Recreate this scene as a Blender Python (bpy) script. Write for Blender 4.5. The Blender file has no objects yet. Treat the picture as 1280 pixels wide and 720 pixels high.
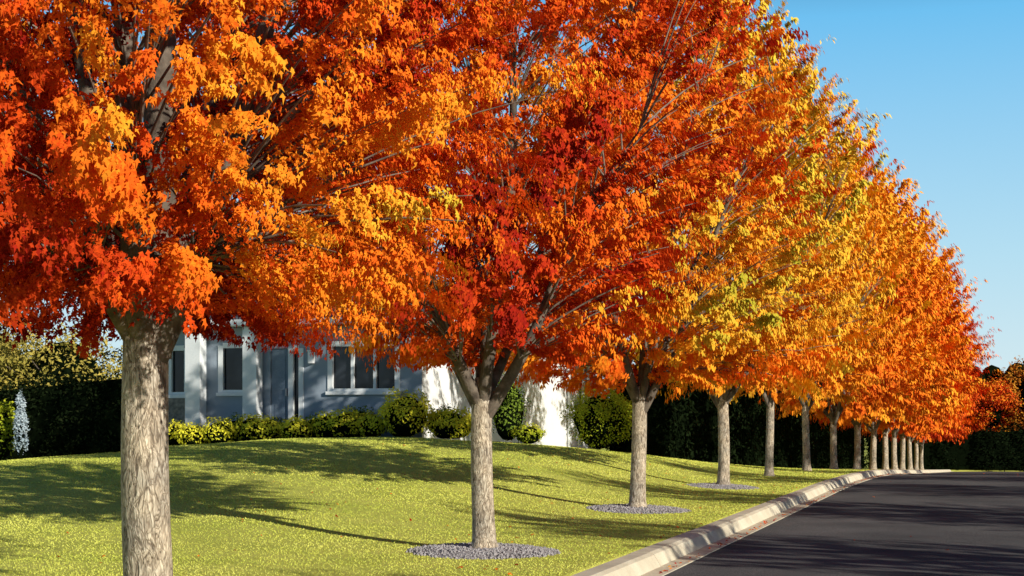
import bpy, math, numpy as np
from mathutils import Vector
rng=np.random.default_rng(7)
S=bpy.context.scene
COL=S.collection
PSI=math.atan(610/1884.); CS,SN=math.cos(PSI),math.sin(PSI)
EYE=1.44

# ---------------------------------------------------------------- materials
def new_mat(name):
    m=bpy.data.materials.new(name); m.use_nodes=True
    nt=m.node_tree; nt.nodes.clear()
    out=nt.nodes.new('ShaderNodeOutputMaterial')
    return m,nt,out
def N(nt,t,**kw):
    n=nt.nodes.new(t)
    for k,v in kw.items():
        if k in n.inputs: n.inputs[k].default_value=v
        else: setattr(n,k,v)
    return n
def ramp(nt,stops,interp='LINEAR'):
    r=nt.nodes.new('ShaderNodeValToRGB'); r.color_ramp.interpolation=interp
    el=r.color_ramp.elements
    while len(el)<len(stops): el.new(0.5)
    for e,(p,c) in zip(el,stops):
        e.position=p; e.color=(c[0],c[1],c[2],1)
    return r
def leaf_mat(name,stops,off=0.0,scale=1.0,transl=0.0):
    m,nt,out=new_mat(name); L=nt.links.new
    at=N(nt,'ShaderNodeAttribute',attribute_name='hue')
    ma=nt.nodes.new('ShaderNodeMath'); ma.operation='MULTIPLY_ADD'; ma.use_clamp=True
    ma.inputs[1].default_value=scale; ma.inputs[2].default_value=off
    L(at.outputs['Fac'],ma.inputs[0])
    r=ramp(nt,stops); L(ma.outputs[0],r.inputs[0])
    p=nt.nodes.new('ShaderNodeBsdfDiffuse'); L(r.outputs[0],p.inputs['Color'])
    if transl>0:
        t=nt.nodes.new('ShaderNodeBsdfTranslucent')
        mx=nt.nodes.new('ShaderNodeMixShader'); mx.inputs[0].default_value=transl
        L(r.outputs[0],t.inputs['Color'])
        L(p.outputs[0],mx.inputs[1]); L(t.outputs[0],mx.inputs[2]); L(mx.outputs[0],out.inputs[0])
    else: L(p.outputs[0],out.inputs[0])
    return m
def noise_mat(name,c1,c2,scale=5,detail=5,rough=0.8,bump=0.3,bscale=40,stretch=(1,1,1),c3=None,spec=0.3,bdist=0.02,grain=0.35):
    m,nt,out=new_mat(name); L=nt.links.new
    tc=nt.nodes.new('ShaderNodeTexCoord'); mp=nt.nodes.new('ShaderNodeMapping')
    mp.inputs['Scale'].default_value=stretch
    L(tc.outputs['Object'],mp.inputs[0])
    n=N(nt,'ShaderNodeTexNoise'); n.inputs['Scale'].default_value=scale; n.inputs['Detail'].default_value=detail
    L(mp.outputs[0],n.inputs['Vector'])
    st=[(0.3,c1),(0.7,c2)] if c3 is None else [(0.28,c1),(0.5,c2),(0.72,c3)]
    r=ramp(nt,st); L(n.outputs['Fac'],r.inputs[0])
    n2=N(nt,'ShaderNodeTexNoise'); n2.inputs['Scale'].default_value=bscale; n2.inputs['Detail'].default_value=3
    L(mp.outputs[0],n2.inputs['Vector'])
    b=N(nt,'ShaderNodeBump'); b.inputs['Strength'].default_value=bump; b.inputs['Distance'].default_value=bdist
    L(n2.outputs['Fac'],b.inputs['Height'])
    p=N(nt,'ShaderNodeBsdfPrincipled'); p.inputs['Roughness'].default_value=rough; p.inputs['Specular IOR Level'].default_value=spec
    mix=nt.nodes.new('ShaderNodeMixRGB'); mix.blend_type='MULTIPLY'; mix.inputs[0].default_value=grain
    r2=ramp(nt,[(0.35,(0.45,0.45,0.45)),(0.65,(1,1,1))]); L(n2.outputs['Fac'],r2.inputs[0])
    L(r.outputs[0],mix.inputs[1]); L(r2.outputs[0],mix.inputs[2])
    L(mix.outputs[0],p.inputs['Base Color']); L(b.outputs[0],p.inputs['Normal']); L(p.outputs[0],out.inputs[0])
    return m

CR=(0.12,0.007,0.008);RD=(0.48,0.026,0.012);RO=(0.82,0.11,0.014);OR=(0.95,0.27,0.02);GO=(0.97,0.47,0.035);YE=(0.88,0.55,0.05);YG=(0.52,0.46,0.04)
AUT=[(0.0,CR),(0.17,RD),(0.36,RO),(0.54,OR),(0.70,GO),(0.84,YE),(1.0,YG)]
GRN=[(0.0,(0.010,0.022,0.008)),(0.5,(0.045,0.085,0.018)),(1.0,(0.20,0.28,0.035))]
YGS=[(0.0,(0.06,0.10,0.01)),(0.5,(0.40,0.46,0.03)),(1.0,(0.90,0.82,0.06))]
OLV=[(0.0,(0.12,0.12,0.02)),(0.5,(0.36,0.29,0.06)),(1.0,(0.62,0.45,0.10))]
M_green=leaf_mat('dark_green_foliage',GRN)
M_dark=leaf_mat('shaded_green_foliage',[(0,(0.004,0.007,0.003)),(0.6,(0.012,0.020,0.007)),(1,(0.04,0.045,0.015))])  # near-black green variant; the hedges' deep shade is put into the colour
M_yg=leaf_mat('yellow_green_foliage',YGS,transl=0.2)
M_olive=leaf_mat('olive_gold_foliage',OLV)
M_blue=leaf_mat('blue_grey_foliage',[(0,(0.25,0.32,0.38)),(1,(0.7,0.78,0.82))])
M_brown=leaf_mat('rust_foliage',[(0,(0.10,0.02,0.01)),(0.5,(0.42,0.11,0.015)),(1,(0.62,0.28,0.03))])
M_core=noise_mat('inner_shade_core',(0.003,0.005,0.002),(0.007,0.012,0.005),scale=8,spec=0.0,rough=1.0)  # solid near-black core; the inner shade of the foliage is in its colour
def bark_mat():
    m,nt,out=new_mat('bark'); L=nt.links.new
    tc=nt.nodes.new('ShaderNodeTexCoord'); mp=nt.nodes.new('ShaderNodeMapping'); mp.inputs['Scale'].default_value=(1,1,0.3)
    L(tc.outputs['Object'],mp.inputs[0])
    n=N(nt,'ShaderNodeTexNoise'); n.inputs['Scale'].default_value=45; n.inputs['Detail'].default_value=6; n.inputs['Distortion'].default_value=0.6
    v=N(nt,'ShaderNodeTexVoronoi'); v.feature='DISTANCE_TO_EDGE'; v.inputs['Scale'].default_value=48
    n3=N(nt,'ShaderNodeTexNoise'); n3.inputs['Scale'].default_value=4
    nd=N(nt,'ShaderNodeTexNoise'); nd.inputs['Scale'].default_value=16
    va=nt.nodes.new('ShaderNodeVectorMath'); va.operation='MULTIPLY_ADD'; va.inputs[1].default_value=(0.1,0.1,0.1)
    L(nd.outputs['Color'],va.inputs[0]); L(mp.outputs[0],va.inputs[2])
    L(mp.outputs[0],nd.inputs[0]); L(va.outputs[0],n.inputs[0]); L(va.outputs[0],v.inputs[0]); L(tc.outputs['Object'],n3.inputs[0])
    r=ramp(nt,[(0.32,(0.20,0.16,0.12)),(0.5,(0.55,0.46,0.35)),(0.68,(0.86,0.76,0.60))]); L(n.outputs['Fac'],r.inputs[0])
    rv=ramp(nt,[(0.0,(0.38,0.34,0.30)),(0.14,(1,1,1))]); L(v.outputs['Distance'],rv.inputs[0])
    mx=nt.nodes.new('ShaderNodeMixRGB'); mx.blend_type='MULTIPLY'; mx.inputs[0].default_value=0.7
    L(r.outputs[0],mx.inputs[1]); L(rv.outputs[0],mx.inputs[2])
    r3=ramp(nt,[(0.35,(0.7,0.7,0.72)),(0.65,(1.1,1.05,1.0))]); L(n3.outputs['Fac'],r3.inputs[0])
    mx2=nt.nodes.new('ShaderNodeMixRGB'); mx2.blend_type='MULTIPLY'; mx2.inputs[0].default_value=1
    L(mx.outputs[0],mx2.inputs[1]); L(r3.outputs[0],mx2.inputs[2])
    ad=nt.nodes.new('ShaderNodeMath'); ad.operation='ADD'
    mn=nt.nodes.new('ShaderNodeMath'); mn.operation='MINIMUM'; mn.inputs[1].default_value=0.15
    L(v.outputs['Distance'],mn.inputs[0]); L(mn.outputs[0],ad.inputs[0]); L(n.outputs['Fac'],ad.inputs[1])
    b=N(nt,'ShaderNodeBump'); b.inputs['Strength'].default_value=0.9; b.inputs['Distance'].default_value=0.018; L(ad.outputs[0],b.inputs['Height'])
    p=N(nt,'ShaderNodeBsdfPrincipled'); p.inputs['Roughness'].default_value=0.9; p.inputs['Specular IOR Level'].default_value=0.15
    L(mx2.outputs[0],p.inputs['Base Color']); L(b.outputs[0],p.inputs['Normal']); L(p.outputs[0],out.inputs[0])
    return m
M_bark=bark_mat()
M_limb=noise_mat('limb_bark',(0.07,0.052,0.04),(0.24,0.19,0.145),scale=9,rough=0.9,bump=0.4,bscale=40)
M_twig=noise_mat('twig_bark',(0.14,0.11,0.085),(0.32,0.26,0.20),scale=9,rough=0.9,bump=0.1,bscale=40)
M_ground=noise_mat('lawn_soil',(0.54,0.56,0.10),(0.68,0.66,0.14),scale=1.3,rough=0.95,bump=0.5,bscale=35,spec=0.05,bdist=0.03,grain=0.15)
M_grass=leaf_mat('grass_blades',[(0,(0.38,0.46,0.06)),(0.5,(0.66,0.67,0.13)),(1,(0.86,0.80,0.24))])
def asphalt():
    m,nt,out=new_mat('asphalt'); L=nt.links.new
    tc=nt.nodes.new('ShaderNodeTexCoord')
    n=N(nt,'ShaderNodeTexNoise'); n.inputs['Scale'].default_value=0.6; n.inputs['Detail'].default_value=6
    s=N(nt,'ShaderNodeTexNoise'); s.inputs['Scale'].default_value=90; s.inputs['Detail'].default_value=3
    for q in (n,s): L(tc.outputs['Object'],q.inputs[0])
    r=ramp(nt,[(0.3,(0.105,0.100,0.102)),(0.7,(0.175,0.165,0.162))]); L(n.outputs['Fac'],r.inputs[0])
    r2=ramp(nt,[(0.35,(0.45,0.45,0.45)),(0.7,(1.6,1.6,1.6))]); L(s.outputs['Fac'],r2.inputs[0])
    a=nt.nodes.new('ShaderNodeMixRGB'); a.blend_type='MULTIPLY'; a.inputs[0].default_value=1
    L(r.outputs[0],a.inputs[1]); L(r2.outputs[0],a.inputs[2])
    bp=N(nt,'ShaderNodeBump'); bp.inputs['Strength'].default_value=0.6; bp.inputs['Distance'].default_value=0.01; L(s.outputs['Fac'],bp.inputs['Height'])
    p=N(nt,'ShaderNodeBsdfPrincipled'); p.inputs['Roughness'].default_value=0.95; p.inputs['Specular IOR Level'].default_value=0.0
    L(a.outputs[0],p.inputs['Base Color']); L(bp.outputs[0],p.inputs['Normal']); L(p.outputs[0],out.inputs[0])
    return m
M_asph=asphalt()
M_conc=noise_mat('concrete',(0.62,0.53,0.38),(0.84,0.74,0.56),scale=2.5,rough=0.85,bump=0.2,bscale=60,bdist=0.005,grain=.25)
M_gravel=noise_mat('gravel',(0.22,0.20,0.20),(0.52,0.48,0.48),scale=25,rough=0.9,bump=0.6,bscale=50)
M_wallg=noise_mat('shaded_grey_render',(0.32,0.38,0.46),(0.38,0.44,0.52),scale=1.5,rough=0.85,bump=0.15,bscale=90,bdist=0.004)  # grey wall with the front's bluish shade put into the colour
M_wallw=noise_mat('white_render',(0.85,0.84,0.83),(0.90,0.89,0.88),scale=1.2,rough=0.85,bump=0.1,bscale=90,bdist=0.004,grain=.05)
M_white=noise_mat('white_paint',(0.84,0.86,0.88),(0.88,0.89,0.90),scale=3,rough=0.5,bump=0.05,bscale=30,grain=.1)
M_roof=noise_mat('roof_shingle',(0.10,0.105,0.12),(0.20,0.20,0.22),scale=6,rough=0.85,bump=0.5,bscale=18,stretch=(1,1,3))
M_stone=noise_mat('stone_cladding',(0.16,0.14,0.12),(0.38,0.33,0.28),scale=6,rough=0.9,bump=0.8,bscale=12)
M_door=noise_mat('blue_grey_door_paint',(0.20,0.26,0.34),(0.24,0.30,0.38),scale=3,rough=0.5,bump=0.05)
M_metal=noise_mat('painted_metal',(0.30,0.32,0.34),(0.40,0.42,0.44),scale=8,rough=0.4,bump=0.05)
def glass():
    m,nt,out=new_mat('window_glass'); L=nt.links.new
    tc=nt.nodes.new('ShaderNodeTexCoord'); n=N(nt,'ShaderNodeTexNoise'); n.inputs['Scale'].default_value=1.4; L(tc.outputs['Object'],n.inputs[0])
    r=ramp(nt,[(0.4,(0.006,0.008,0.012)),(0.65,(0.03,0.035,0.045))]); L(n.outputs['Fac'],r.inputs[0])
    p=N(nt,'ShaderNodeBsdfPrincipled'); p.inputs['Roughness'].default_value=0.06; p.inputs['Specular IOR Level'].default_value=0.3
    L(r.outputs[0],p.inputs['Base Color']); L(p.outputs[0],out.inputs[0]); return m
M_glass=glass()

# ---------------------------------------------------------------- mesh builder
class MB:
    def __init__(s): s.V=[];s.F=[];s.n=0
    def add(s,V,F,mat=0,hue=0.5):
        V=np.asarray(V,float).reshape(-1,3); F=np.asarray(F,int)
        h=np.broadcast_to(np.asarray(hue,float),(len(F),))
        s.V.append(V); s.F.append((F+s.n,mat,h)); s.n+=len(V)
    def build(s,name,mats,parent=None,origin=(0,0,0),smooth=False):
        me=bpy.data.meshes.new(name)
        V=np.concatenate(s.V)-np.asarray(origin,float)
        me.vertices.add(len(V)); me.vertices.foreach_set('co',V.astype(np.float32).ravel())
        loops=np.concatenate([f.ravel() for f,_,_ in s.F])
        tot=np.concatenate([np.full(len(f),f.shape[1]) for f,_,_ in s.F])
        st=np.concatenate([[0],np.cumsum(tot)[:-1]])
        me.loops.add(len(loops)); me.loops.foreach_set('vertex_index',loops.astype(np.int32))
        me.polygons.add(len(tot)); me.polygons.foreach_set('loop_start',st.astype(np.int32))
        mi=np.concatenate([np.full(len(f),m) for f,m,_ in s.F]); me.polygons.foreach_set('material_index',mi.astype(np.int32))
        me.polygons.foreach_set('use_smooth',np.full(len(tot),smooth,dtype=bool))
        a=me.attributes.new('hue','FLOAT','FACE'); a.data.foreach_set('value',np.concatenate([h for _,_,h in s.F]).astype(np.float32))
        me.update(calc_edges=True)
        for m in mats: me.materials.append(m)
        o=bpy.data.objects.new(name,me); COL.objects.link(o)
        if parent is not None: o.parent=parent
        else: o.location=origin
        return o
def box(mb,x0,x1,y0,y1,z0,z1,mat=0):
    V=[(x,y,z) for z in (z0,z1) for x,y in ((x0,y0),(x1,y0),(x1,y1),(x0,y1))]
    F=[(0,3,2,1),(4,5,6,7),(0,1,5,4),(1,2,6,5),(2,3,7,6),(3,0,4,7)]
    mb.add(V,F,mat)
def tube(mb,P,R,k=8,mat=0,wob=0.0,cap=True):
    P=np.asarray(P,float);R=np.asarray(R,float);n=len(P)
    T=np.gradient(P,axis=0);T/=np.linalg.norm(T,axis=1)[:,None]+1e-9
    ref=np.array([1,0,0.]) if abs(T[0][0])<0.8 else np.array([0,1,0.])
    V=[];a=np.arange(k)*2*math.pi/k
    for i in range(n):
        u=np.cross(T[i],ref);u/=np.linalg.norm(u);w=np.cross(T[i],u)
        r=R[i]*(1+wob*np.sin(3*a+P[i][2]*2.1)+wob*0.7*np.sin(5*a-P[i][2]*3))
        V.append(P[i]+np.outer(np.cos(a)*r,u)+np.outer(np.sin(a)*r,w))
    V=np.concatenate(V);F=[]
    for i in range(n-1):
        for j in range(k):
            F.append((i*k+j,i*k+(j+1)%k,(i+1)*k+(j+1)%k,(i+1)*k+j))
    mb.add(V,F,mat)
    if cap: mb.add(V[-k:],[tuple(range(k))],mat)
def blob(mb,c,r,mat=0,seg=14,rg=9,jit=0.08):
    V=[]
    for i in range(rg+1):
        th=math.pi*i/rg
        for j in range(seg):
            ph=2*math.pi*j/seg; q=1+jit*math.sin(3*ph+i)+jit*math.cos(2*ph-i*1.7)
            V.append((c[0]+r[0]*q*math.sin(th)*math.cos(ph),c[1]+r[1]*q*math.sin(th)*math.sin(ph),c[2]+r[2]*math.cos(th)))
    F=[(i*seg+j,(i+1)*seg+j,(i+1)*seg+(j+1)%seg,i*seg+(j+1)%seg) for i in range(rg) for j in range(seg)]
    mb.add(V,F,mat)
LOBE=np.array([(0,0,0),(.30,.36,-.12),(.12,.46,0.03),(0,1,-.24),(-.12,.46,0.03),(-.30,.36,-.12)])
KITE=np.array([(0,0,0),(.26,.42,-.04),(0,1,-.18),(-.26,.42,-.04)])
def leaves(mb,P,size,nrm,tip,hue,tmpl=KITE,mat=0):
    n=len(P)
    nrm=nrm/(np.linalg.norm(nrm,axis=1)[:,None]+1e-9)
    tip=tip-nrm*np.sum(tip*nrm,axis=1)[:,None]; tip/=np.linalg.norm(tip,axis=1)[:,None]+1e-9
    b=np.cross(nrm,tip)
    k=len(tmpl);s=np.broadcast_to(size,(n,))[:,None,None]
    V=P[:,None,:]+s*(tmpl[None,:,0:1]*b[:,None,:]+tmpl[None,:,1:2]*tip[:,None,:]+tmpl[None,:,2:3]*nrm[:,None,:])
    F=np.arange(n*k).reshape(n,k)
    mb.add(V.reshape(-1,3),F,mat,hue)
def sn(P,f,seed):
    r=np.random.default_rng(seed);o=np.zeros(len(P))
    for i in range(5):
        d=r.normal(size=3);d/=np.linalg.norm(d)
        o+=np.sin(P@d*f*(0.7+0.35*i)+r.uniform(0,6.28))
    return o/2.6

# ---------------------------------------------------------------- terrain
_ys=np.arange(-50,3000,1.0)
_b=np.interp(_ys,[-50,34,43.6,50.9,60.4,100,156,200,3000],[0.02,0,-.17,-.42,-.77,-2.16,-4.1,-5,-5])
_b=np.convolve(np.pad(_b,4,mode='edge'),np.ones(9)/9,mode='valid')
def base(Y): return np.interp(Y,_ys,_b)
def lawn(X,Y):
    X=np.asarray(X,float);Y=np.asarray(Y,float);L=-X
    t=np.clip((L-4.3)/5,0,1);t=t*t*(3-2*t)
    return base(Y)+t*0.88*np.exp(-(((L-14)/8)**2+((Y-32)/13)**2))+0.02*np.sin(X*1.3+Y*.4)*np.cos(Y*1.1)*t
YEND=112
xs=np.concatenate([[-3000,-1000,-400,-200,-120,-80,-60,-50],np.arange(-42,-3.9,0.6),[-3.7,-3.60,-3.56,-1,3,7.55,7.6,8,10,12,16,25,40,80,200,600,3000]])
ysg=np.concatenate([[-3000,-600,-150,-40,-20],np.arange(-10,170,1.0),[180,200,240,300,500,1000,2990]])
XX,YY=np.meshgrid(xs,ysg)
ZZ=lawn(XX,YY); road=(XX>-3.58)&(XX<7.58)&(YY<YEND)
ZZ=np.where(road,base(YY)-0.2,ZZ)
mb=MB();nx=len(xs);ny=len(ysg)
I=np.arange(nx*ny).reshape(ny,nx)
mb.add(np.stack([XX,YY,ZZ],-1).reshape(-1,3),np.stack([I[:-1,:-1],I[:-1,1:],I[1:,1:],I[1:,:-1]],-1).reshape(-1,4))
g=mb.build('ground',[M_ground],smooth=True); g['kind']='structure'; g['label']='gently mounded mown lawn and open ground'
yr=np.arange(-20,YEND+.1,1.0);xr=np.array([-3.08,-2,-0.5,1,2.5,4,5.5,7.05])
XX,YY=np.meshgrid(xr,yr);crown=0.05*(1-((XX-2)/5.1)**2)
mb=MB();I=np.arange(XX.size).reshape(XX.shape)
mb.add(np.stack([XX,YY,base(YY)-0.125+crown],-1).reshape(-1,3),np.stack([I[:-1,:-1],I[:-1,1:],I[1:,1:],I[1:,:-1]],-1).reshape(-1,4))
o=mb.build('road',[M_asph],smooth=True);o['kind']='structure';o['label']='dark asphalt residential street'
def kerb(name,sgn,x0):
    mb=MB(); prof=[(0.50,-0.25),(0.50,0.010),(0.47,0.022),(0.31,0.022),(0.26,0.0),(0.19,-0.115),(0.0,-0.121),(-0.02,-0.25)]
    y=-18.0
    while y<YEND-2:
        ly=3.0;n=3;yy=np.linspace(y,y+ly-0.009,n)
        dz=0.002*math.sin(y*5.1);V=[]
        for q in yy:
            for px,pz in prof: V.append((x0-sgn*px,q,float(base(q))+pz+dz+(0.004 if pz>-0.2 else 0)))
        k=len(prof);F=[(i*k+j,i*k+j+1,(i+1)*k+j+1,(i+1)*k+j) for i in range(n-1) for j in range(k-1)]
        mb.add(V,F); mb.add(V[:k],[tuple(range(k))]); mb.add(V[-k:],[tuple(range(k))])
        y+=ly
    o=mb.build(name,[M_conc]);o['kind']='structure';o['label']='pale concrete kerb and gutter with joints'
kerb('kerb',1,-3.08);kerb('kerb',-1,7.06)

# ---------------------------------------------------------------- tree generator
PZ=[1.9,2.15,2.6,3.5,4.8,6.0,7.2,8.2,9.0,9.5]
PR=[1.0,1.75,2.35,2.65,2.7,2.55,2.1,1.45,0.7,0.1]
def make_tree(seed,nspray,per,lsize,tmpl,fork=1.9,zfine=99,rtrunk=0.14,huef=None,zlo=0.0,low=1.25,coarse=.35,twigs=True,cut=1.8,rscale=1.0,nl=7,rl=.055,az0=0.0):
    r=np.random.default_rng(seed)
    pz=np.array(PZ)+0.0;pz[:3]+=zlo;pr=np.array(PR)*rscale
    tb=MB()
    zs=np.concatenate([np.linspace(-0.1,fork,9),[fork+.12]])
    rad=rtrunk*(1-0.10*zs/fork)+0.05*np.exp(-(zs+0.05)/0.12)*1.0;rad[-1]*=.7
    P=np.stack([0.02*np.sin(zs*1.7+seed),0.02*np.cos(zs*2.1+seed),zs],-1)
    tube(tb,P,rad,k=18,wob=0.035)
    top=P[-2]; limbpts=[]
    for i in range(nl+1):
        az=az0+2*math.pi*i/nl+(r.uniform(-.25,.25) if i else 0)
        if i==nl: R1=0.2;H=6.6
        else: R1=r.uniform(1.4,2.1);H=r.uniform(2.0,5.2)
        s=np.linspace(0,1,14)[:,None]
        out=np.array([math.cos(az),math.sin(az),0])
        dn=0.10+0.12*r.random() if i else 0.30
        st=top-np.array([0,0,dn])+out*rtrunk*.25
        pts=st+out*R1*(s**1.0)+np.array([0,0,1.])*H*(s**1.08)+0.10*np.concatenate([np.sin(s*7+az),np.cos(s*6+az*2),0*s],1)*s
        rr=(rl if i<nl else rl*1.35)*(1-s[:,0])**0.8*(0.8+0.35*r.random())+0.009
        tube(tb,pts,rr,k=9,wob=0.03,mat=1); limbpts.append(pts[1:])
    LP=np.concatenate(limbpts)
    cand=r.uniform(pz[0],9.4,nspray*16);w=np.interp(cand,pz,pr)
    w=w*np.where(cand<zfine,1.0,0.4)*np.where(cand<3.3,low,0.9)
    ez=cand[r.random(len(cand))<w/4.0][:nspray];n=len(ez)
    th=r.uniform(0,2*math.pi,n);fr=1-0.66*r.random(n)**1.5
    lump=1+0.12*np.sin(2*th+seed+ez*0.8)+0.08*np.sin(5*th-ez*1.9+seed)+0.07*np.sin(3*th+ez*2.7)
    er=np.interp(ez,pz,pr)*fr*lump
    E=np.stack([er*np.cos(th),er*np.sin(th),ez],-1)
    lb=MB();AP=[];AN=[];AT=[];AH=[];AS=[]
    up=np.array([0,0,1.])
    for e in E:
        fine=e[2]<zfine
        d=np.linalg.norm(LP-e,axis=1)+np.maximum(0,LP[:,2]-(e[2]-0.35*np.linalg.norm(e[:2])))*2.5+np.maximum(0,fork+.35-LP[:,2])*3
        a=LP[np.argmin(d)]
        L=np.linalg.norm(e-a);m=(a+e)/2+up*0.12*L
        if twigs:
            s=np.linspace(0,1,6)[:,None]
            pts=(1-s)**2*a+2*s*(1-s)*m+s*s*e
            tube(tb,pts,np.linspace(0.013,0.004,6)*(0.7+0.4*r.random()),k=4,cap=False,mat=2)
        dr=e-m;dr/=np.linalg.norm(dr)+1e-9
        ou=np.array([e[0],e[1],0]);ou/=np.linalg.norm(ou)+1e-9
        asc=np.interp(e[2],[2.0,3.0,5,9],[-0.05,0.35,0.85,1.2])+r.normal(0,.12)
        ax=0.45*dr+ou*0.8+up*asc+r.normal(0,.10,3);ax/=np.linalg.norm(ax)
        k=int(per*r.uniform(.6,1.35)*(1 if fine else coarse));ln=r.uniform(0.8,1.5)
        nt=13;ti=r.integers(0,nt,k);tw=r.normal(0,1,(nt,3));tw/=np.linalg.norm(tw,axis=1)[:,None]
        tw=tw*np.array([1,1,.4])-0.25*up; tpos=r.uniform(-0.8,0.5,nt)
        u=r.random(k);rad=0.22*(1-0.6*np.clip(tpos[ti]+.5,0,1))
        pp=e+ax*(tpos[ti]*ln*0.9)[:,None]+(tw[ti]*rad[:,None]+ax*0.30)*u[:,None]+r.normal(0,.020,(k,3))
        pp[:,2]-=0.13*u*u
        cen=pp-(e-ax*0.2)
        nn=cen/(np.linalg.norm(cen,axis=1)[:,None]+1e-6)*0.85+up*0.5+ou*0.6+r.normal(0,.28,(k,3))
        tt=ou*0.45+ax*0.55-up*0.85+r.normal(0,.30,(k,3))
        AP.append(pp);AN.append(nn);AT.append(tt);AS.append(lsize*(1 if fine else 1.9)*r.uniform(.6,1.25,k))
        AH.append(np.full(k,r.normal(0,.085))+r.normal(0,.035,k)+0.07*np.clip(tpos[ti],-1,1))
    P=np.concatenate(AP);H=np.concatenate(AH)
    if huef is None: H=H+0.50+0.20*sn(P,0.9,seed)
    else: H=H+huef(P)
    ok=P[:,2]>cut+zlo+.14*np.sin(P[:,0]*3)*np.cos(P[:,1]*2.6)
    leaves(lb,P[ok],np.concatenate(AS)[ok],np.concatenate(AN)[ok],np.concatenate(AT)[ok],np.clip(H[ok],0,1),tmpl)
    return tb,lb
def bump1(v,c,w): return np.exp(-((v-c)/w)**2)
def hue1(P):
    return 0.24+0.14*sn(P,1.3,3)+0.30*bump1(P[:,0],0.8,.45)*bump1(P[:,2],4.3,1.1)+0.32*bump1(P[:,2],2.6,.8)*np.clip(P[:,0]-.2,0,1.2)
def hue2(P): return 0.33+0.19*sn(P,1.2,11)+.10*bump1(P[:,2],5.3,1)
def hue3(P): return 0.40+0.16*sn(P,1.0,5)+.28*bump1(P[:,2],3.4,1.2)*np.clip(.6+.5*P[:,0],0,1)
ROT=[0,0,0,2.6,4.1,0.5,5.2,1.9,3.3,0.8,4.6,2.2,5.8,1.4,3.9,0.2,2.9]
TD=[9.45,15.6,22.3,29.1,35,41.6,48.5,56.4,63.9,70,76.5,82.7,89.3,96,103,110]
SC=[1.0,0.98,0.98,1.03,1.09,1.14,1.18,1.24,1.30,1.34,1.37,1.37,1.36,1.34,1.3,1.3]
LAT=[1,1,1,.92,.73,.76,.92,1]+[1]*9
OFF=[(0,1),(0.0,1),(0.05,1.0),(0.38,0.72),(0.38,0.62),(0.34,0.6),(0.32,0.55),(0.30,0.55),(0.28,0.55),(0.22,0.6),(0.20,0.6),(0.16,0.6),(0.12,0.65),(0.08,0.65),(0.04,0.65),(0.0,0.65)]
LAB=['maple tree with thick furrowed trunk and deep red and gold crown',
 'slim maple tree in grey gravel ring with red orange crown',
 'maple tree in gravel ring on lawn, orange red crown',
 'maple tree with yellow green and golden crown beside the kerb']
def mk(tb,lb,X,Y,name,label,cat,group,mat,sc,rot,lat=1.0):
    z=float(lawn(X,Y))
    e=bpy.data.objects.new(name,None);COL.objects.link(e);e.location=(X,Y,z);e.rotation_euler=(0,0,rot);e.scale=(sc*lat,sc*lat,sc)
    e['label']=label;e['category']=cat;e['group']=group
    if isinstance(tb,MB):
        t=tb.build('trunk',[M_bark,M_limb,M_twig],parent=e,smooth=True);c=lb.build('crown',[mat],parent=e)
    else:
        t=tb.copy();c=lb.copy();COL.objects.link(t);COL.objects.link(c);t.parent=e;c.parent=e
        c.material_slots[0].link='OBJECT';c.material_slots[0].material=mat
    return t,c
GR='autumn maple trees lining the street'
mats=[leaf_mat('maple_leaves',AUT,off=o,scale=s,transl=0.22 if i<3 else 0.0) for i,(o,s) in enumerate(OFF)]
TY=[(d-1.57)/.951 for d in TD]
t0=make_tree(1,600,560,0.050,LOBE,fork=2.0,zfine=4.9,rtrunk=0.155,huef=hue1,zlo=0.15,low=1.45,nl=5,rl=.085,az0=.15)
mk(t0[0],t0[1],-5.09,TY[0],'maple_tree',LAB[0],'tree',GR,mats[0],SC[0],0)
t1=make_tree(2,520,480,0.058,KITE,fork=1.72,zfine=7.0,rtrunk=0.12,huef=hue2,zlo=.20,nl=6,rl=.06)
mk(t1[0],t1[1],-5.09,TY[1],'maple_tree',LAB[1],'tree',GR,mats[1],SC[1],0)
A=make_tree(5,500,330,0.076,KITE,fork=1.75,rtrunk=0.12,huef=hue3,zlo=.02)
B=make_tree(9,440,150,0.115,KITE,fork=1.75,rtrunk=0.12,zlo=-.06)
C=make_tree(14,420,85,0.15,KITE,fork=1.5,rtrunk=0.10,twigs=False,zlo=-.27,rscale=1.0)
mk(A[0],A[1],-5.09,TY[2],'maple_tree',LAB[2],'tree',GR,mats[2],SC[2],ROT[2])
pB=mk(B[0],B[1],-5.09,TY[3],'maple_tree',LAB[3],'tree',GR,mats[3],SC[3],ROT[3],LAT[3])
pC=None
for i in range(4,len(TD)):
    lab='maple tree with orange golden crown on the grass verge' if i<9 else 'maple tree with red orange crown on the grass verge'
    p=pB if i<6 else (pC or C)
    q=mk(p[0],p[1],-5.09,TY[i],'maple_tree',lab,'tree',GR,mats[i],SC[i],ROT[i],LAT[i])
    if i>=6 and pC is None: pC=q
for j,(x,y,s) in enumerate([(10,3.5,.66),(10,10.7,.72),(10,18.3,.76),(10,26,.80),(10,34,.80),(10,42,.84),(10,50.5,.84),(10,60,.84)]):
    mk(pC[0],pC[1],x,y,'street_tree','autumn tree on the opposite verge','tree','trees on the opposite verge',mats[3+j%3],s,j*1.3,1.05)

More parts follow.
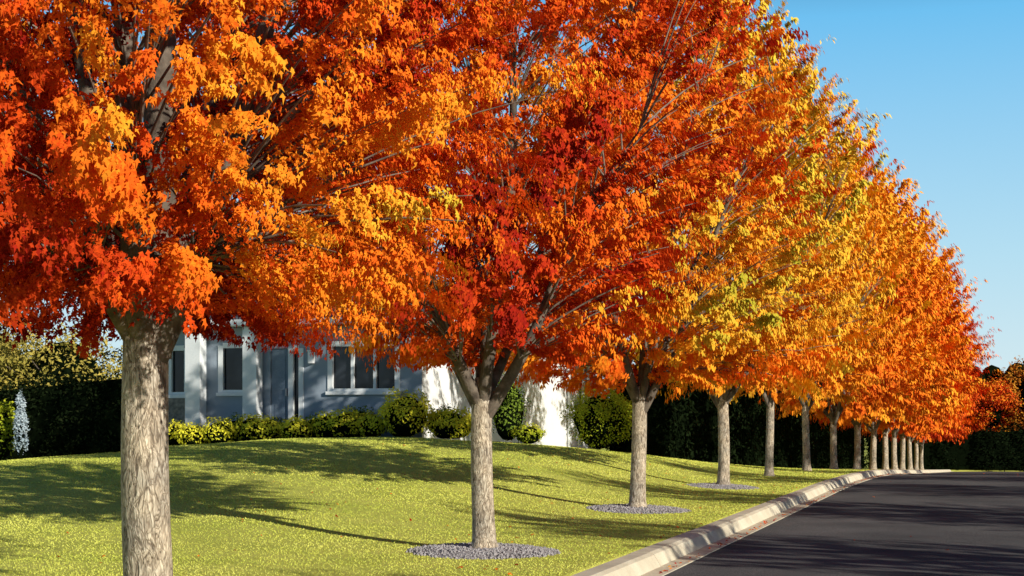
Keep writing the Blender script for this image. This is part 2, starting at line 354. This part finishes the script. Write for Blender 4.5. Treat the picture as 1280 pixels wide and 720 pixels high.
# ---------------------------------------------------------------- shrubs, hedges, background trees
def rnd_leaf(mb,P,out,size,hue,r,mat=0,tmpl=KITE):
    n=len(P);leaves(mb,P,size*r.uniform(.7,1.3,n),out+np.array([0,0,.4])+r.normal(0,.5,(n,3)),r.normal(0,1,(n,3))+np.array([0,0,.2]),hue,tmpl,mat)
def shrub(name,label,X,Y,w,h,mat,n=1500,size=0.06,seed=0,hb=0.5,group=None,taper=0.0,cat='shrub',pw=1.0):
    r=np.random.default_rng(seed+100);z=float(lawn(X,Y));mb=MB()
    d=r.normal(size=(n,3));d/=np.linalg.norm(d,axis=1)[:,None];d[:,2]=np.abs(d[:,2])*np.where(r.random(n)<.75,1,-0.7)
    lump=1+0.10*np.sin(d[:,0]*6+seed)+0.10*np.sin(d[:,1]*7+seed*2)+0.07*np.sin(d[:,2]*9)
    f=r.uniform(.80,1.06,n)*lump
    ds=np.sign(d)*np.abs(d)**pw
    P=ds*f[:,None]*np.array([w/2,w/2,h/2]);
    if taper: P[:,:2]*=(1-taper*(P[:,2:]/h+0.5))
    P+=np.array([X,Y,z+h*0.48])
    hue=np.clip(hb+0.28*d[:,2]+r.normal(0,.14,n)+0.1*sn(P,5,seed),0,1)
    rnd_leaf(mb,P,d,size,hue,r)
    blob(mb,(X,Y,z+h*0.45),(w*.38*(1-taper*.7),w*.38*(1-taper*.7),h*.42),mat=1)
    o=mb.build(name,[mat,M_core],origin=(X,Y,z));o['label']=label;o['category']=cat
    if group:o['group']=group
    return o
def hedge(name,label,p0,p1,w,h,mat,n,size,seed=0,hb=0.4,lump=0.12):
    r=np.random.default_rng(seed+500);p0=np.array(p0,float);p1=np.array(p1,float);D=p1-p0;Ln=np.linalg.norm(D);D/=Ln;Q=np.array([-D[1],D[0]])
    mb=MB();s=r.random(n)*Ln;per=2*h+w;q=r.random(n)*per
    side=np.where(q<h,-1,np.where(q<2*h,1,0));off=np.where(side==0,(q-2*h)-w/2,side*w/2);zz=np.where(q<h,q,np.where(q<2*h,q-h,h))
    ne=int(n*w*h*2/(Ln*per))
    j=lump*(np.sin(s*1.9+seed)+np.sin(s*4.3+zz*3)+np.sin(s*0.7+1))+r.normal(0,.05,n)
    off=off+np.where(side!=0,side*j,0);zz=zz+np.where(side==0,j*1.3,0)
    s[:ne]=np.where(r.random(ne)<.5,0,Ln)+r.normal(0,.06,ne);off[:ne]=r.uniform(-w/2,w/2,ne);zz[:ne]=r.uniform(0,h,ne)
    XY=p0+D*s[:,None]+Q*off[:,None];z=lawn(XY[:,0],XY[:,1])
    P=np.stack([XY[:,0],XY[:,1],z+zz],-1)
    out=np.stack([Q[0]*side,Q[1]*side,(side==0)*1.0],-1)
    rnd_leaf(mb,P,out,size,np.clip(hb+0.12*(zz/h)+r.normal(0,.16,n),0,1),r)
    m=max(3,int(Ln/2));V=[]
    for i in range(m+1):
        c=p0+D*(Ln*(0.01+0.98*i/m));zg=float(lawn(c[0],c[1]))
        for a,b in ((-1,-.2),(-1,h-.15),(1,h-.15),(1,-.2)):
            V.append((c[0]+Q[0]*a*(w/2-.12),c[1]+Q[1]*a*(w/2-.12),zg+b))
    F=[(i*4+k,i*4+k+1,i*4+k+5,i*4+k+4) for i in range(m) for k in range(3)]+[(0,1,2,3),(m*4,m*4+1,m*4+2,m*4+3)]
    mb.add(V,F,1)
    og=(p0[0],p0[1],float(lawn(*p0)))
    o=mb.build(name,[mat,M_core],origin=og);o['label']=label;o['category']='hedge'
def bgtree(name,label,X,Y,h,w,mat,n=5000,size=0.22,seed=0,z0=0.15,group=None,hb=0.5,core=0.0):
    r=np.random.default_rng(seed+900);z=float(lawn(X,Y))
    e=bpy.data.objects.new(name,None);COL.objects.link(e);e.location=(X,Y,z);e['label']=label;e['category']='tree'
    if group:e['group']=group
    tb=MB();zs=np.linspace(-.2,h*.75,7);tube(tb,np.stack([0.1*np.sin(zs),0.08*np.cos(zs*1.3),zs],-1),np.linspace(.035*h*.8,.03,7),k=8)
    K=60;d=r.normal(size=(K,3));d/=np.linalg.norm(d,axis=1)[:,None]
    C=d*(r.random(K)**.4)[:,None]*np.array([w/2*.78,w/2*.78,h*(1-z0)/2*.8])+np.array([0,0,h*(z0+(1-z0)/2)])
    for c in C[:14]:
        a=np.array([0,0,max(h*z0,c[2]*.55)]);tube(tb,[a,(a+c)/2+np.array([0,0,.1]),c],[.05,.035,.015],k=5)
    tb.build('trunk',[M_limb],parent=e,smooth=True)
    lb=MB();ci=r.integers(0,K,n);q=r.normal(size=(n,3));q/=np.linalg.norm(q,axis=1)[:,None]
    rad=w*.17*r.uniform(.7,1.3,K)[ci]*r.uniform(.55,1.05,n)
    P=C[ci]+q*rad[:,None]*np.array([1,1,.85])
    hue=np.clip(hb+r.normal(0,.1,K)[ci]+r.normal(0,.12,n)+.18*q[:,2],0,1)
    rnd_leaf(lb,P,q,size,hue,r)
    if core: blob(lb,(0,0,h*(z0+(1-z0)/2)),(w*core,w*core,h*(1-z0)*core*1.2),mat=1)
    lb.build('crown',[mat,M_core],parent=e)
G='clipped shrubs in the bed before the house'
k=0
for x in np.arange(-21.9,-13.6,0.72):
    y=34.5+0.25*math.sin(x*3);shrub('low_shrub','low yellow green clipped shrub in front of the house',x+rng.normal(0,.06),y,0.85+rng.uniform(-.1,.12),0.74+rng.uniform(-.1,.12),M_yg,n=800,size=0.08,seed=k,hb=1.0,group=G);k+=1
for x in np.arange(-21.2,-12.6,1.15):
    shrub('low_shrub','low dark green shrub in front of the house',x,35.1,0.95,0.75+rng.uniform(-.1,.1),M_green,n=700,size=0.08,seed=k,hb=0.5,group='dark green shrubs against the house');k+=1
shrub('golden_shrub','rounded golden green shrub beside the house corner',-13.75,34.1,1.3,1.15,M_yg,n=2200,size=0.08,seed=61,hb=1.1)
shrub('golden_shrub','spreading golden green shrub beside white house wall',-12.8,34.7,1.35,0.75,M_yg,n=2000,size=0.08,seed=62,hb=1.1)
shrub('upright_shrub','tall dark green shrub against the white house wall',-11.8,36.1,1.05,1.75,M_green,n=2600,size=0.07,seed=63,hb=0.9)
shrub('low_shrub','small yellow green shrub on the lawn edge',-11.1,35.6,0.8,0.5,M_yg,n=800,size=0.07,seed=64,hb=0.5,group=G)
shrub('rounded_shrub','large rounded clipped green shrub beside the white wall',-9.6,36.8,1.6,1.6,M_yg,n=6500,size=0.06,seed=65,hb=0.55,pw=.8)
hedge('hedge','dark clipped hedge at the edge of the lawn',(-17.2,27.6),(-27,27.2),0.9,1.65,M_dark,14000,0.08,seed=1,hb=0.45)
shrub('conifer_shrub','slim upright blue grey shrub before the dark hedge',-18.6,25.6,0.34,1.3,M_blue,n=1500,size=0.06,seed=66,hb=0.3,taper=0.5)
shrub('green_shrub','small bright green shrub before the dark hedge',-19.4,26.0,0.8,1.2,M_yg,n=1500,size=0.08,seed=67,hb=0.3)
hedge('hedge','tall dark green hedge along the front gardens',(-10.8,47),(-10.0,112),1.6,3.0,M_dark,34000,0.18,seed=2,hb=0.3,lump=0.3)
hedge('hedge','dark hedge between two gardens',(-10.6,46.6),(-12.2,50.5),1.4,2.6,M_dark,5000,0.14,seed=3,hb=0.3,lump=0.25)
sd=0
for X,Y,h,w,m in [(-33,48,5.4,6,M_olive),(-29,50,5.2,5.5,M_olive),(-38,50,6.2,7,M_olive),(-25.5,53,5.6,5,M_olive),(-23,60,7,6,M_green),(-44,50,6.4,7,M_olive),(-33,58,7.4,7,M_olive),(-36,45,4.8,5,M_olive)]:
    bgtree('garden_tree','leafy olive gold tree behind the hedge' if m is M_olive else 'dark green tree behind the gardens',X,Y,h,w,m,n=11000,size=0.17,seed=sd,group='trees behind the gardens',core=.26,z0=.05,hb=.5);sd+=1
for X,Y,h,w in [(-14,66,6,5.5),(-14,80,6.5,6),(-13,96,7,6)]:
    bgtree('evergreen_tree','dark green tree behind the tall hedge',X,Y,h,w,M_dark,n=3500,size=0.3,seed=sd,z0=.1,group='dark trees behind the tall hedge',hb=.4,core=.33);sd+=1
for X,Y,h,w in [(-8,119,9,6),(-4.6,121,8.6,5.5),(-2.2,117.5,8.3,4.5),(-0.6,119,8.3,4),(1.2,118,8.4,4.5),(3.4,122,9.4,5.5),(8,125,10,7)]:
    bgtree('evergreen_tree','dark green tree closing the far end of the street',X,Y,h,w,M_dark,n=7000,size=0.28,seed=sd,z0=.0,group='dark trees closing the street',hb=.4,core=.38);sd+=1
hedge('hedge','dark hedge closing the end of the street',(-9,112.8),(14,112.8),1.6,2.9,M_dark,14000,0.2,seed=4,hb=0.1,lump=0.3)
bgtree('red_maple_tree','small red orange tree before dark trees at the street end',-0.5,114.6,7.1,4.2,leaf_mat('red_leaves',AUT,off=-.02,scale=.8),n=10000,size=.17,seed=sd,core=.2,z0=.25);sd+=1
bgtree('oak_tree','rusty brown autumn tree beside the far road',2.3,115,9.2,4.8,M_brown,n=9000,size=.22,seed=sd,z0=.1,core=.25,hb=.7);sd+=1

# ---------------------------------------------------------------- grass, leaves, gravel
r=np.random.default_rng(33)
M=1300000
L=3.62+r.random(M)*26; Y=7+r.random(M)*48
cx=-L*CS+Y*SN;D=L*SN+Y*CS
px=cx/D*1884
D14=np.maximum(D,12)/13.
acc=(r.random(M)<1.0/D14**1.3)&(px>-760)&(px<620)&(D>11.5)&~((L<22.2)&(L>12.3)&(Y>35))
rings=[(5.09,TY[i],rr) for i,rr in ((0,.8),(1,.80),(2,.78),(3,.7))]
for l0,y0,rr in rings: acc&=((L-l0)**2+(Y-y0)**2>(rr-0.03)**2)
L=L[acc];Y=Y[acc];D14=D14[acc];n=len(L)
P=np.stack([-L,Y,lawn(-L,Y)-0.003],-1)
az=r.uniform(0,6.28,n);w=0.0060*D14**.8;h=r.uniform(.009,.020,n)*D14**.3
b=np.stack([np.cos(az),np.sin(az),0*az],-1);tip=np.stack([r.normal(0,.8,n),r.normal(0,.8,n),np.ones(n)],-1)*h[:,None]
V=np.stack([P-b*w[:,None],P+b*w[:,None],P+tip],1).reshape(-1,3)
mb=MB();mb.add(V,np.arange(3*n).reshape(n,3),0,np.clip(.45+r.normal(0,.05,n)+.14*sn(P,1.2,5)+.06*sn(P,4,6),0,1))
o=mb.build('grass',[M_grass]);o['kind']='stuff';o['label']='short mown sunlit lawn grass'
n=420;Y=8+r.random(n)**1.3*50;L=np.where(r.random(n)<.9,3.7+r.random(n)**1.4*9,-3+r.random(n)*6.1)
X=-L;onr=X>-3.05
Z=np.where(onr,base(Y)-0.125+0.05*(1-((X-2)/5.1)**2)+.006,lawn(X,Y)+.02)
P=np.stack([X,Y,Z],-1);mb=MB()
leaves(mb,P,r.uniform(.04,.07,n),np.array([0,0,1.])+r.normal(0,.3,(n,3)),r.normal(0,1,(n,3)),r.uniform(.1,.5,n),LOBE)
gl=np.random.default_rng(8);n=260;Y=8+gl.random(n)**1.2*50;X=-3.08-0.12-gl.random(n)*.09+.1
leaves(mb,np.stack([X,Y,base(Y)-.105],-1),gl.uniform(.05,.07,n),np.array([0,0,1.])+gl.normal(0,.3,(n,3)),gl.normal(0,1,(n,3)),gl.uniform(.1,.7,n),LOBE)
o=mb.build('fallen_leaves',[mats[0]]);o['kind']='stuff';o['label']='scattered fallen maple leaves on grass and road'
for l0,y0,rr in rings[1:]:
    mb=MB();q=np.random.default_rng(int(y0*10));k=36;V=[(-l0,y0,float(lawn(-l0,y0))+.05)]
    for ring,(f,dz) in enumerate(((.6,.045),(1.0,-.005))):
        for j in range(k):
            a=2*math.pi*j/k;R=rr*f*(1+.05*math.sin(3*a)+.03*math.sin(7*a));x=-l0+R*math.cos(a);y=y0+R*math.sin(a);V.append((x,y,float(lawn(x,y))+dz))
    mb.add(V,[(0,1+j,1+(j+1)%k) for j in range(k)]);mb.add(V,[(1+j,1+k+j,1+k+(j+1)%k,1+(j+1)%k) for j in range(k)])
    n=1500;a=q.uniform(0,6.28,n);R=rr*np.sqrt(q.random(n))*1.0;x=-l0+R*np.cos(a);y=y0+R*np.sin(a);c=np.stack([x,y,lawn(x,y)+np.interp(R/rr,[0,.6,1],[.05,.045,0])],-1)
    o6=np.array([(1,0,0),(0,1,0),(-1,0,0),(0,-1,0),(0,0,.8),(0,0,-.8)]);s=q.uniform(.010,.024,n)
    V=(c[:,None,:]+o6[None]*s[:,None,None]*q.uniform(.7,1.3,(n,6,1))).reshape(-1,3)
    f8=np.array([(0,1,4),(1,2,4),(2,3,4),(3,0,4),(1,0,5),(2,1,5),(3,2,5),(0,3,5)])
    mb.add(V,(np.arange(n)[:,None,None]*6+f8[None]).reshape(-1,3))
    o=mb.build('gravel_bed',[M_gravel],origin=(-l0,y0,float(lawn(-l0,y0))));o['kind']='stuff';o['label']='ring of grey gravel around a tree trunk'

# ---------------------------------------------------------------- house
HO=(-14.0,35.8,0.8)
H=bpy.data.objects.new('house',None);COL.objects.link(H);H.location=HO
H['label']='single storey grey and white suburban house behind shrubs';H['category']='house'
ZB,ZT=0.0,3.72
def wallq(mb,ax,c,a0,a1,ops,nrm,mat,depth=.12):
    A=sorted({a0,a1,*[o[0] for o in ops],*[o[1] for o in ops]});Zs=sorted({ZB,ZT,*[o[2] for o in ops],*[o[3] for o in ops]})
    def P(a,z,d=0): return (a,c-nrm*d,z) if ax=='x' else (c-nrm*d,a,z)
    for i in range(len(A)-1):
        for j in range(len(Zs)-1):
            am=(A[i]+A[i+1])/2;zm=(Zs[j]+Zs[j+1])/2
            if any(o[0]<am<o[1] and o[2]<zm<o[3] for o in ops): continue
            mb.add([P(A[i],Zs[j]),P(A[i+1],Zs[j]),P(A[i+1],Zs[j+1]),P(A[i],Zs[j+1])],[(0,1,2,3)],mat)
    for o in ops:
        q=[(o[0],o[2]),(o[1],o[2]),(o[1],o[3]),(o[0],o[3])]
        for k in range(4):
            s,e=q[k],q[(k+1)%4];mb.add([P(*s),P(*e),P(*e,depth),P(*s,depth)],[(0,1,2,3)],mat)
FY=35.8
opA=[(-21.29,-20.76,1.95,3.2),(-19.74,-18.93,2.0,3.25),(-18.28,-17.75,1.0,3.15),(-17.68,-17.38,1.0,3.15),(-16.55,-14.67,2.02,3.25)]
opB=[(45.2,46.6,1.7,3.0)]
wa=MB();wallq(wa,'x',FY,-21.6,-14.0,opA,-1,0)
wallq(wa,'y',-21.6,FY,48.1,[],-1,0);wallq(wa,'x',48.1,-21.6,-12.5,[],1,0)
wa.build('wall',[M_wallg],parent=H,origin=HO)
wb=MB();wallq(wb,'y',-14.0,FY,39.6,[],1,0);wallq(wb,'x',39.6,-14.0,-12.5,[],-1,0);wallq(wb,'y',-12.5,39.6,48.1,opB,1,0)
w2=wb.build('wall',[M_wallw],parent=H,origin=HO);w2['label']='sunlit white rendered side wall'
def win(o,ax,c,nrm,nm=1):
    a0,a1,z0,z1=o
    e=bpy.data.objects.new('window',None);COL.objects.link(e);e.parent=H
    def bx(mb,a,b,d0,d1,u,v):
        y0,y1=sorted((c-nrm*d0,c-nrm*d1))
        if ax=='x': box(mb,a,b,y0,y1,u,v)
        else: box(mb,y0,y1,a,b,u,v)
    f=MB();t=.07
    bx(f,a0-.07,a0+t,-.03,.06,z0,z1);bx(f,a1-t,a1+.07,-.03,.06,z0,z1)
    bx(f,a0+t+.001,a1-t-.001,-.028,.058,z1-t,z1+.07);bx(f,a0+t+.001,a1-t-.001,-.028,.058,z0,z0+t)
    for k in range(1,nm):
        m=a0+(a1-a0)*k/nm;bx(f,m-.04,m+.04,-.024,.055,z0+t+.001,z1-t-.001)
    f.build('frame',[M_white],parent=e,origin=HO)
    p=MB();bx(p,a0+.02,a1-.02,.07,.09,z0+.02,z1-.02);p.build('pane',[M_glass],parent=e,origin=HO)
    s=MB();bx(s,a0-.1,a1+.1,-.09,.02,z0-.09,z0-.004);s.build('sill',[M_white],parent=e,origin=HO)
win(opA[0],'x',FY,-1);win(opA[1],'x',FY,-1);win(opA[3],'x',FY,-1);win(opA[4],'x',FY,-1,3);win(opB[0],'y',-12.5,1,2)
d=bpy.data.objects.new('door',None);COL.objects.link(d);d.parent=H
m=MB();box(m,-18.27,-17.76,FY+.05,FY+.1,1.0,3.14)
for z0,z1 in ((1.15,1.9),(2.05,2.95)): box(m,-18.17,-17.86,FY+.035,FY+.049,z0,z1)
m.build('leaf',[M_door],parent=d,origin=HO)
m=MB();box(m,-17.84,-17.80,FY-.02,FY+.03,1.9,2.1);m.build('handle',[M_metal],parent=d,origin=HO)
for x0,x1 in ((-20.56,-20.12),(-18.86,-18.46)):
    m=MB();box(m,x0,x1,FY-.45,FY-.1,.3,3.7);box(m,x0-.03,x1+.03,FY-.48,FY-.07,.3,.95);m.build('column',[M_white],parent=H,origin=HO)
m=MB();box(m,-21.66,-20.7,FY-.07,FY-.003,0.1,1.85);m.build('stone_plinth',[M_stone],parent=H,origin=HO)
for x,y in ((-13.93,39.3),(-12.43,44.0)):
    m=MB();tube(m,[(x,y,.4),(x,y,2),(x,y,3.6)],[.045]*3,k=8);m.build('downpipe',[M_white],parent=H,origin=HO)
m=MB();box(m,-17.12,-16.98,FY-.16,FY-.02,2.75,3.05);box(m,-17.15,-16.95,FY-.18,FY-.004,3.055,3.09);m.build('wall_lamp',[M_white],parent=H,origin=HO)
def hip(x0,x1,y0,y1,z,hh):
    m=MB();w=min(x1-x0,y1-y0)/2;xm=(x0+x1)/2
    V=[(x0,y0,z),(x1,y0,z),(x1,y1,z),(x0,y1,z),(xm,y0+w,z+hh),(xm,y1-w,z+hh)]
    m.add(V,[(0,1,4)]);m.add(V,[(2,3,5)]);m.add(V,[(1,2,5,4),(3,0,4,5)]);
    box(m,x0,x1,y0,y1,z-.16,z-.004,1);return m
hip(-22.1,-13.5,35.2,48.7,3.9,2.3).build('roof',[M_roof,M_white],parent=H,origin=HO)
hip(-15.5,-12.0,39.1,48.74,3.86,0.95).build('roof',[M_roof,M_white],parent=H,origin=HO)

# ---------------------------------------------------------------- light, sky, camera
EL=19.0
tc=Vector((-.88,.47,0)).normalized()*math.cos(math.radians(EL));tc.z=-math.sin(math.radians(EL))
sl=bpy.data.lights.new('sun','SUN');sl.energy=5.0;sl.angle=math.radians(.5);sl.color=(1,.96,.84)
so=bpy.data.objects.new('sun',sl);COL.objects.link(so);so.rotation_euler=tc.to_track_quat('-Z','Y').to_euler();so.location=(20,-10,20)
w=bpy.data.worlds.new('World');S.world=w;w.use_nodes=True;nt=w.node_tree;nt.nodes.clear()
sk=nt.nodes.new('ShaderNodeTexSky');sk.sky_type='NISHITA';sk.sun_disc=False;sk.sun_elevation=math.radians(EL);sk.sun_rotation=math.atan2(.88,-.47)
sk.air_density=1.0;sk.dust_density=0.1;sk.ozone_density=1.5
tcn=nt.nodes.new('ShaderNodeTexCoord');sx=nt.nodes.new('ShaderNodeSeparateXYZ');nt.links.new(tcn.outputs['Generated'],sx.inputs[0])
rp=ramp(nt,[(0.0,(0.74,0.90,0.95)),(0.10,(0.50,0.80,0.97)),(0.25,(0.17,0.58,0.97)),(0.33,(0.015,0.07,0.20)),(1.0,(0.006,0.025,0.08))]);nt.links.new(sx.outputs[2],rp.inputs[0])
vm=nt.nodes.new('ShaderNodeVectorMath');vm.operation='SCALE';vm.inputs['Scale'].default_value=7.4;nt.links.new(rp.outputs[0],vm.inputs[0])
mxs=nt.nodes.new('ShaderNodeMixRGB');mxs.inputs[0].default_value=0.95;nt.links.new(sk.outputs[0],mxs.inputs[1]);nt.links.new(vm.outputs[0],mxs.inputs[2])
bg=nt.nodes.new('ShaderNodeBackground');bg.inputs[1].default_value=.125;ow=nt.nodes.new('ShaderNodeOutputWorld')
nt.links.new(mxs.outputs[0],bg.inputs[0]);nt.links.new(bg.outputs[0],ow.inputs[0])
cd=bpy.data.cameras.new('camera');cd.sensor_width=36;cd.lens=1884/1280*36;cd.shift_y=157/1280;cd.clip_start=.1;cd.clip_end=6000
co=bpy.data.objects.new('camera',cd);COL.objects.link(co);co.location=(0,0,EYE);co.rotation_euler=(math.radians(90),0,PSI)
S.camera=co
S.view_settings.view_transform='Standard';S.view_settings.look='None';S.view_settings.exposure=0;S.view_settings.gamma=1
